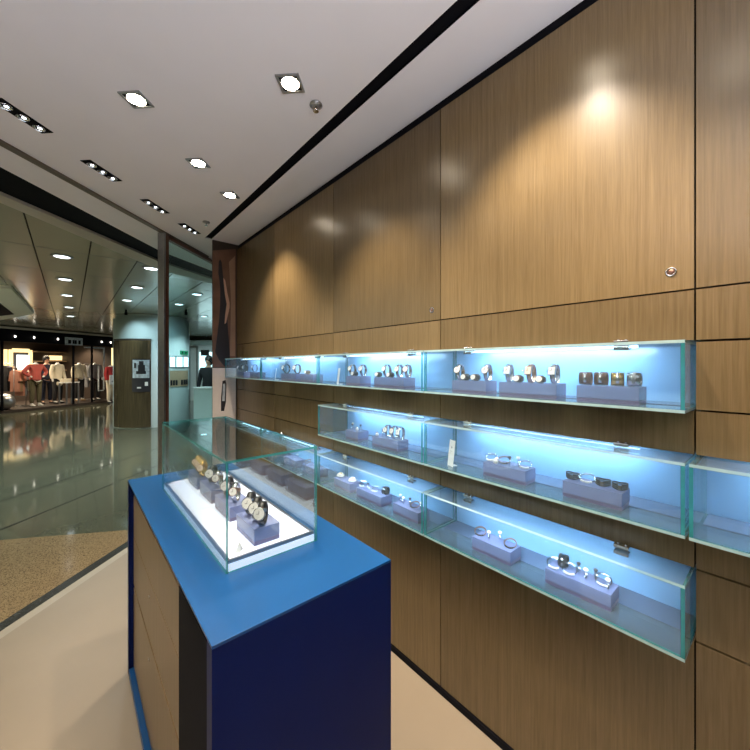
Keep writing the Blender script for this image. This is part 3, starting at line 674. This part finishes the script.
arc2('pale_picture',132.6,149.4,360,378,R+.040,M['posterpale'],t2,.004)
for (a_,b__,c_,d_) in ((139,143.5,361,365),(138,145,365,371),(136,146,371,374),(134,136,363,368)):
    arc2('figure_shape',a_,b__,c_,d_,R+.044,M['posterblack'],t2,.003)
arc2('badge',144.8,148,382,386,R+.044,M['card'],t2,.004); arc2('title_bar',137,141,387,388.5,R+.044,M['card'],t2,.004)
for i,(a_,b__) in enumerate(((170.2,175),(176.8,182.4),(184,188.3))):
    o=thing('wall_screen',['left','middle','right'][i]+' of three small lit screens on the drum seen through glass','screen',(dx,dy,1.0),0,'three lit screens on the drum')
    arc2('display',a_,b__,356.5,367,R+.018,M['coolglow'],o,.012); arc2('bezel',a_-.5,b__+.5,355.6,368,R+.010,M['steel'],o,.008)
o=thing('display_sign','peach panel with two dark groups of shapes, below the lit screens','sign',(dx,dy,1.0))
arc2('panel',170,188,371,388,R+.012,M['orange'],o,.01)
for (a_,b__) in ((170.5,172.4),(173,175),(175.6,177.6),(181,183),(183.6,185.6),(186,187.6)): arc2('dark_shape',a_,b__,381,386.5,R+.016,M['posterblack'],o,.003)
o=thing('exit_sign','small green exit sign high on the drum behind the glass','sign',(dx,dy,1.0))
arc2('sign_face',180.6,188,349.5,353.5,R+.02,M['green'],o,.018); arc2('pictogram',182,183.4,350.3,352.8,R+.023,M['posterblack'],o,.002); arc2('pictogram',184.6,187,350.8,352.4,R+.023,M['posterblack'],o,.002)

# far bright shop at the right, through the glass
x0,y0=at_d(190,15.5); x1,y1=at_d(226,15.5); an=math.atan2(y1-y0,x1-x0); W_=math.hypot(x1-x0,y1-y0)
t=thing('far_shopfront','bright pale shopfront with white sign at the end of the mall','shopfront',(x0,y0,0.001),an)
m=MB(); m.box(-.1,W_,0,.1,0,2.62); m.build('pale_wall',M['white'],t)
m=MB(); m.box(.42,W_-.1,-.03,-.002,1.05,2.1); m.build('lit_window',M['coolglow'],t)
m=MB(); m.box(.5,.85,-.06,-.032,1.95,2.2); m.build('black_sign',M['posterblack'],t)
m=MB(); m.box(-.1,W_,-.10,-.001,2.42,2.60); m.build('header',M['drum'],t)
m=MB(); m.box(-.05,.02,-.05,-.002,0,2.3); m.box(.30,.36,-.05,-.002,0,2.3); m.box(-.05,.36,-.05,-.002,2.301,2.38); m.build('door_frame',M['steel'],t)
sx,sy=at_d(206,9.4)
t=thing('reception_counter','pale glass-fronted counter beyond the side glass, below the shop assistant','counter',(sx,sy,0.001),-.72)
m=MB(); m.box(-.20,.75,-.25,.25,.0,.93,b=.01); m.build('body',M['drum'],t)
m=MB(); m.box(-.22,.77,-.27,.27,.931,.965,b=.004); m.build('top',M['white'],t)

# ---------- figures
def skin_obj(name,nodes,edges,mt,parent,sub=2):
    me=bpy.data.meshes.new(name); me.from_pydata([n[0] for n in nodes],edges,[]); me.materials.append(mt)
    o=bpy.data.objects.new(name,me); col.objects.link(o)
    sk=o.modifiers.new('Skin','SKIN'); sk.use_smooth_shade=True
    if not me.skin_vertices:
        bm=bmesh.new(); bm.from_mesh(me); bm.verts.layers.skin.verify(); bm.to_mesh(me); bm.free()
    for i,n in enumerate(nodes):
        r=n[1]; me.skin_vertices[0].data[i].radius=(r if isinstance(r,tuple) else (r,r)); me.skin_vertices[0].data[i].use_root=(i==0)
    sb=o.modifiers.new('Sub','SUBSURF'); sb.levels=sub; sb.render_levels=sub
    dg=bpy.context.evaluated_depsgraph_get(); ev=o.evaluated_get(dg); nm=bpy.data.meshes.new_from_object(ev)
    for p in nm.polygons: p.use_smooth=True
    o.modifiers.clear(); o.data=nm; nm.name=name
    if parent: o.parent=parent
    return o
def figure(name,label,cat,loc,rz,body,top=None,legs=None,headless=False,hips=False,coat=False,hair=None,shoe=None,group=None,bag=None):
    t=thing(name,label,cat,loc,rz,group)
    # faces -Y
    if hips: armR=[((.20,0,1.42),.052),((.36,.02,1.20),.042),((.20,-.08,1.05),.030),((.15,-.10,1.03),.026)]
    else: armR=[((.19,0,1.42),.052),((.25,.01,1.16),.042),((.26,-.06,.92),.030),((.26,-.07,.83),.026)]
    nodes=[((0,0,.95),(.15,.11)),((0,0,1.15),(.125,.095)),((0,0,1.36),(.16,.10)),((0,0,1.48),(.07,.06)),((0,0,1.545),.047)]
    edges=[(0,1),(1,2),(2,3),(3,4)]
    if not headless:
        nodes+= [((0,-.012,1.62),(.072,.082)),((0,-.005,1.70),(.075,.088)),((0,0,1.745),(.05,.06))]; edges+=[(4,5),(5,6),(6,7)]
    for sgn in (1,-1):
        o0=len(nodes); nodes+=[((p[0]*sgn,p[1],p[2]),r) for p,r in armR]; edges+=[(2,o0),(o0,o0+1),(o0+1,o0+2),(o0+2,o0+3)]
        o0=len(nodes); nodes+=[((.095*sgn,0,.86),.085),((.10*sgn,-.01,.48),.055),((.11*sgn,.01,.09),.036),((.12*sgn,-.12,.045),(.04,.03))]; edges+=[(0,o0),(o0,o0+1),(o0+1,o0+2),(o0+2,o0+3)]
    skin_obj('body',nodes,edges,body,t)
    if top:
        zb=.62 if coat else .86
        nd=[((0,0,zb),(.20,.14)),((0,0,1.02),(.175,.13)),((0,0,1.2),(.155,.12)),((0,0,1.38),(.185,.122)),((0,0,1.475),(.09,.08))]; ed=[(0,1),(1,2),(2,3),(3,4)]
        for sgn in (1,-1):
            o0=len(nd); nd+=[((p[0]*sgn,p[1],p[2]),r+.018) for p,r in armR[:3]]; ed+=[(3,o0),(o0,o0+1),(o0+1,o0+2)]
        skin_obj('top',nd,ed,top,t)
    if legs:
        nd=[((0,0,.97),(.165,.125))]; ed=[]
        for sgn in (1,-1):
            o0=len(nd); nd+=[((.10*sgn,0,.86),.10),((.105*sgn,-.01,.48),.076),((.11*sgn,.01,.10),.062)]; ed+=[(0,o0),(o0,o0+1),(o0+1,o0+2)]
        skin_obj('trousers',nd,ed,legs,t)
    if shoe:
        for sgn in (1,-1):
            skin_obj('shoe',[((.11*sgn,.04,.045),(.045,.04)),((.12*sgn,-.06,.042),(.05,.038)),((.125*sgn,-.16,.032),(.045,.028))],[(0,1),(1,2)],shoe,t)
    if hair:
        m=MB(); m.ball((0,.018,1.70),.108,16,sc=(.95,1.0,1.12)); m.ball((0,.045,1.62),.085,12,sc=(1.1,.8,1.2)); m.build('hair',hair,t)
        m=MB(); m.ball((0,-.094,1.655),.013,8,sc=(.8,1,1.4)); m.build('nose',body,t)
        for sgn in (1,-1): m=MB(); m.ball((.03*sgn,-.088,1.685),.009,8); m.build('eye',M['blackleather'],t)
        m=MB(); m.ball((0,-.089,1.618),.016,8,sc=(1.3,.5,.35)); m.build('mouth',M['red'],t)
    return t
# assistant behind the pale counter
px_,py_=at_d(208.5,9.9)
figure('person','person with dark hair and black top standing behind the pale counter','person',(px_,py_,0.001),-.75,M['skin'],M['blackcloth'],M['blackcloth'],hair=M['hair'],shoe=M['blackleather'])

# ---------- clothes store
A=Vector((-1.66,16.2)); B=Vector((1.38,18.4)); U=(B-A).normalized(); an=math.atan2(U.y,U.x); V=Vector((-U.y,U.x))
def su(px,v=0):   # distance along the storefront for a sighted column, v behind the front
    l=(px-375)/F; r=Vector((S+l*K,K-l*S)); O=A+V*v
    # r*t = O+U*u
    det=r.x*(-U.y)+U.x*r.y; u=(r.x*O.y-r.y*O.x)/( -(r.x*U.y-r.y*U.x)) if 0 else None
    den=r.x*U.y-r.y*U.x; u=(O.x*r.y-O.y*r.x)/den
    p=O+U*u; d=p.x*S+p.y*K; return u,p,d
def sl(px,v=0): u,p,d=su(px,v); return u
uR=sl(117)
ST=Matrix.Translation((A.x,A.y,0))@Matrix.Rotation(an,4,'Z')
t=thing('clothing_store','dark open-fronted clothing store across the mall with warm-lit shelves','store',(A.x,A.y,0.0015),an)
uL=-5.0
m=MB(); m.box(uL,uR,3.2,3.3,0,2.7); m.box(uL-.1,uL,0,3.3,0,2.7); m.box(uR,uR+.12,0,3.3,0,2.7); m.box(uL,uR,.0,3.2,2.62,2.7); m.build('shell',M['storewall'],t)
m=MB(); m.box(uL,uR,-.02,3.2,0,.09); m.build('store_floor',M['storewall'],t)
m=MB(); m.box(uL-.1,uR+.12,-.10,-.001,2.30,2.72); m.build('fascia',M['blacksatin'],t)
m=MB(); m.box(uL-.1,uR+.12,-.16,-.101,2.70,2.76); m.build('cornice',M['malltrim'],t)
for px in (1,72.5,91,118): 
    u=sl(px); m=MB(); m.box(u-.03,u+.03,-.06,-.022,0.091 if px<117 else .091,2.299); m.build('front_post',M['blacksatin'],t)
m=MB(); m.box(uL,sl(30),3.1,3.19,.5,2.3); pb=m.build('back_panel',M['bronzepanel'],t)
for (a_,b__,z0,z1,mt) in ((10,13.5,.7,2.15,'warmglow'),(30,33,1.0,2.15,'warmglow'),(13.5,30,2.05,2.2,'warmglow'),(18,29,1.35,1.95,'coolglow'),(3,8,1.5,2.15,'warmglow'),(50,70,1.75,1.95,'warmglow'),(72,77,1.45,2.0,'warmglow')):
    u0,u1=sl(a_,3.0),sl(b__,3.0); m=MB(); m.box(u0,u1,3.02,3.08,z0,z1); m.build('light_panel',M[mt],t)
for (a_,b__,z_) in ((38,116,1.30),(38,116,1.68),(38,116,2.08)):
    u0,u1=sl(a_,2.7),sl(b__,2.7); m=MB(); m.box(u0,min(u1,uR-.01),2.75,3.19,z_,z_+.04); m.build('wall_shelf',M['tan'],t)
# right doorway frame of pale light tubes
for (a_,b__,z0,z1) in ((103.2,104.2,.55,2.25),(98,98.7,.5,1.5)): 
    u0,u1=sl(a_),sl(b__); m=MB(); m.box(u0,u1,-.03,.01,z0,z1); m.build('pale_frame',M['posterpale'],t)
u0,u1=sl(98.8),sl(103.1); m=MB(); m.box(u0,u1,-.03,.01,.5,.54); m.build('pale_frame',M['posterpale'],t)
u0,u1=sl(84),sl(103.1); m=MB(); m.box(u0,u1,-.03,.01,2.20,2.25); m.build('pale_frame',M['posterpale'],t)
u0,u1=sl(110.2),sl(111.8); m=MB(); m.box(u0,u1,-.09,-.061,1.5,2.25); m.build('light_panel',M['warmglow'],t)
for px in (12,31,55,64,99,108):
    u=sl(px); m=MB(); m.cyl((u,-.14,2.44),(u,-.14,2.50),.02,n=12); m.build('spot_lamp',M['spotglow'],t)
for (u,v) in ((sl(12),1.6),(sl(30),1.2),(sl(56),1.6),(sl(80),1.4),(sl(102),1.4),(sl(20),-1),(sl(60),-.9)):
    ld=bpy.data.lights.new('store_lamp','SPOT'); ld.energy=150 if v>0 else 110; ld.color=(1,.82,.58); ld.spot_size=2.3; ld.spot_blend=.5; ld.shadow_soft_size=.08
    lo=bpy.data.objects.new('store_lamp',ld); col.objects.link(lo); lo.parent=t; lo.location=(u,v,2.55)
def W(px,v,z=.093): u,p,d=su(px,v); return (p.x,p.y,z)
o=thing('store_sign','small pale illuminated name sign on the store fascia','sign',W(74,-.14,2.42),an)
m=MB(); m.box(-.30,.30,-.02,.02,-.14,.14); m.build('sign_box',M['posterpale'],o)
for (a_,b__) in ((-.22,-.12),(-.06,-.01),(.0,.08),(.14,.22)): m=MB(); m.box(a_,b__,-.026,-.021,-.09,.05); m.build('letter',M['blacksatin'],o)
G1='dressed mannequins in the clothing store'
figure('mannequin','headless mannequin in red plaid shirt and olive trousers, hands on hips','mannequin',W(35.5,.45),an,M['plastic'],M['plaid'],M['olive'],headless=True,hips=True,shoe=M['plastic'],group=G1)
figure('mannequin','mannequin in a long cream coat right of the plaid mannequin','mannequin',W(57.5,.65),an+.2,M['plastic'],M['cream'],M['blackcloth'],headless=True,coat=True,shoe=M['blackleather'],group=G1)
figure('mannequin','dark-haired figure in navy between the plaid and cream mannequins','mannequin',W(46.5,1.1),an-.2,M['skin'],M['navy'],M['navy'],hair=M['hair'],shoe=M['blackleather'],group=G1)
figure('mannequin','mannequin in cream jacket and dark skirt, in the middle of the store','mannequin',W(79,.9),an,M['plastic'],M['cream'],M['blackcloth'],headless=True,shoe=M['tan'],group=G1)
figure('mannequin','mannequin in grey top beside the pale light frame','mannequin',W(95,.35),an,M['plastic'],M['greycloth'],M['blackcloth'],headless=True,shoe=M['blackleather'],group=G1)
figure('mannequin','mannequin in red top at the right end of the store','mannequin',W(111,-.35,0.002),an+.1,M['plastic'],M['red'],M['cream'],headless=True,shoe=M['blackleather'],group=G1)
o=thing('notice_board','small white notice board standing before the red mannequin','sign',W(113.5,-.75,0.002),an)
m=MB(); m.box(-.17,.17,-.01,.01,.78,1.15); m.build('panel',M['card'],o)
m=MB(); m.cyl((0,0,.02),(0,0,.779),.012,n=10); m.cyl((0,0,0),(0,0,.02),.12,n=20); m.build('stand',M['steel'],o)
m=MB(); m.cyl((-.06,-.016,.9),(-.06,-.011,.9),.02,n=10); m.cyl((.07,-.016,.88),(.07,-.011,.88),.018,n=10); m.build('print',M['blacksatin'],o)
o=thing('silver_globe','large silver grey ball on the store floor at the left picture edge','decoration',W(4.5,.32),an)
m=MB(); m.ball((0,0,.26),.26,24); m.build('ball',M['steel'],o)
m=MB(); m.lathe([(.12,0),(.14,.01),(.10,.05)],n=20); m.build('stand_ring',M['blacksatin'],o)
# display tables and garments
def garment(loc,rz,mt,label,L_=.7):
    t=thing('hanging_garment',label,'garment',loc,rz,'garments hanging in the clothing store')
    m=MB(); s_=[(0,0,.0),(0,0,-L_)]
    pr=[(-.20,-.06),(-.06,0),(.06,0),(.20,-.06),(.27,-.38),(.21,-.40),(.17,-.2),(.19,-L_),(-.19,-L_),(-.17,-.2),(-.21,-.40),(-.27,-.38)]
    n=len(pr); vs=[(x,-.035,z) for x,z in pr]+[(x,.035,z) for x,z in pr]
    m.add(vs,[list(range(n)),list(range(n,2*n))[::-1]]+[(k,(k+1)%n,n+(k+1)%n,n+k) for k in range(n)]); m.build('cloth',mt,t)
    m=MB(); m.cyl((0,0,0),(0,0,.05),.004,n=8); m.box(-.16,.16,-.006,.006,-.03,-.018); m.build('hanger',M['steel'],t)
def rail(pa,pb,v,z,label):
    ua,ub=sl(pa,v),sl(pb,v); p=A+U*((ua+ub)/2)+V*v; h=(ub-ua)/2
    t=thing('clothes_rail',label,'clothes rail',(p.x,p.y,.093),an,'clothes rails in the store')
    m=MB(); m.cyl((-h,0,z),(h,0,z),.012,n=10); m.build('bar',M['steel'],t)
    for s_ in (-h,h): m=MB(); m.cyl((s_,0,.02),(s_,0,z),.012,n=10); m.box(s_-.02,s_+.02,-.22,.22,0,.02); m.build('leg',M['steel'],t)
    return ua,ub,v,z
def hang(r,cols,where):
    ua,ub,v,z=r; n=len(cols)
    for i,(mt,nm) in enumerate(cols):
        u=ua+(ub-ua)*(i+.5)/n; p=A+U*u+V*v; garment((p.x,p.y,z+.093-.066),an+PI/2,M[mt],nm+' garment, '+ORD[i]+(' on ' if i==0 else ' from the left on ')+where,random.choice((.62,.75,.9)))
r=rail(14,26,.9,1.35,'clothes rail left of the plaid mannequin'); hang(r,[('pinkcloth','salmon'),('tan','tan'),('pinkcloth','salmon'),('greycloth','grey'),('cream','cream')],'rail left of plaid mannequin')
r=rail(3,13,1.4,1.5,'clothes rail at the left picture edge of the store'); hang(r,[('blackcloth','black'),('navy','navy'),('tan','tan'),('blackcloth','black')],'rail at the left edge')
r=rail(84,91,1.15,1.5,'clothes rail in the middle right of the store'); hang(r,[('greycloth','grey'),('blackcloth','black'),('navy','navy'),('greycloth','grey')],'rail right of cream jacket')
r=rail(98,103.5,1.3,1.55,'clothes rail behind the pale light frame'); hang(r,[('red','red'),('greycloth','grey'),('blackcloth','black')],'rail behind the pale frame')
p=W(70,-.0); 
o=thing('display_table','white topped display table between the cream mannequins','table',W(69,.22),an)
m=MB(); m.box(-.24,.24,-.2,.2,.78,.82); m.build('tabletop',M['white'],o)
for sx_ in (-.21,.21):
    for sy_ in (-.17,.17): m=MB(); m.box(sx_-.018,sx_+.018,sy_-.018,sy_+.018,0,.779); m.build('leg',M['steel'],o)
for i,(dx_,mt,nm) in enumerate(((-.12,'cream','cream'),(.12,'tan','tan'))):
    q=W(69,.22,.915); c_=Vector((q[0],q[1]))+U*dx_
    o=thing('folded_clothes','folded %s clothes stack on the white display table'%nm,'clothes',(c_.x,c_.y,.915),an,'folded clothes on the display table')
    for j in range(3): m=MB(); m.box(-.11,.11,-.13,.13,j*.041,j*.041+.039,b=.012); m.build('folded_item',M[mt],o)
k=0
for z_,nm in ((1.34,'lower'),(1.72,'middle'),(2.12,'upper')):
    for i,px in enumerate((76,84,92,100,108)):
        u=sl(px,2.9); p=A+U*u+V*2.95
        mt=random.choice(['cream','tan','greycloth','white','red','navy','white'])
        o=thing('handbag','handbag on the %s store shelf, %s from the left'%(nm,['first','second','third','fourth','fifth'][i]),'bag',(p.x,p.y,z_+.0025),an,'handbags on the store shelves')
        m=MB(); m.box(-.12,.12,-.06,.06,0,.17,b=.02); m.build('bag_body',M[mt],o)
        m=MB(); m.sweep([(.07*math.cos(a_),0,.17+.07*math.sin(a_)) for a_ in [PI*j/10 for j in range(11)]],[(.006,0),(0,.006),(-.006,0),(0,-.006)]); m.build('handle',M['brownleather'],o)

# ============ LIGHT, WORLD, CAMERA ============
def area(name,loc,rot,sx,sy,e,colr):
    ld=bpy.data.lights.new(name,'AREA'); ld.shape='RECTANGLE'; ld.size=sx; ld.size_y=sy; ld.energy=e; ld.color=colr
    lo=bpy.data.objects.new(name,ld); col.objects.link(lo); lo.location=loc; lo.rotation_euler=rot
for i,(x,y,z,sx_,e_) in enumerate(((-2.2,-.2,1.5,.5,74),(-1.2,-1.6,1.5,1.4,68),(.3,-1.0,1.5,1.0,40))):  # uplighters added out of view to brighten the shop ceiling
    t=thing('fill_uplighter','long white uplighter added as ceiling fill behind the viewer','fill light',(x,y,z),0,'added fill uplighters outside the picture')
    m=MB(); m.box(-sx_/2-.03,sx_/2+.03,-.09,.09,-.06,-.01,b=.006); m.build('housing',M['white'],t)
    ld=bpy.data.lights.new('uplight','AREA'); ld.shape='RECTANGLE'; ld.size=sx_; ld.size_y=.14; ld.energy=e_; ld.color=(.90,.91,1)
    lo=bpy.data.objects.new('uplight',ld); col.objects.link(lo); lo.parent=t; lo.rotation_euler=(PI,0,0); ld.spread=math.radians(130); lo.rotation_euler=(PI-.25,0,0)
area('mall_fill_light',(-5.5,7.5,.9),(PI,-.35,0),3,5,1250,(.90,1,.92)); area('mall_fill_light',(-7.5,14,.9),(PI,-.3,0),3,5,600,(.95,1,.9))  # unseen upward fill lights added to lift the mall ceiling
fx,fy=at_d(204,13.5); area('far_shop_light',(fx,fy,2.7),(0,0,0),1.2,1.2,60,(.85,.95,1))
w=bpy.data.worlds.new('World'); bpy.context.scene.world=w; w.use_nodes=True
bg=w.node_tree.nodes['Background']; bg.inputs[0].default_value=(.55,.62,.75,1); bg.inputs[1].default_value=.05
cam=bpy.data.cameras.new('Camera'); co=bpy.data.objects.new('Camera',cam); col.objects.link(co)
co.location=(0,0,H); co.rotation_euler=(PI/2,0,-math.radians(40.6)); cam.sensor_width=36; cam.lens=36*F/750; cam.shift_y=-10/750; cam.clip_start=.02
sc=bpy.context.scene; sc.camera=co
vs=sc.view_settings; vs.view_transform='Standard'; vs.look='None'; vs.gamma=1; vs.exposure=0; vs.use_curve_mapping=False
sc.cycles.transparent_max_bounces=40; sc.cycles.max_bounces=10; sc.cycles.diffuse_bounces=5; sc.cycles.glossy_bounces=6
sc.cycles.sample_clamp_indirect=4
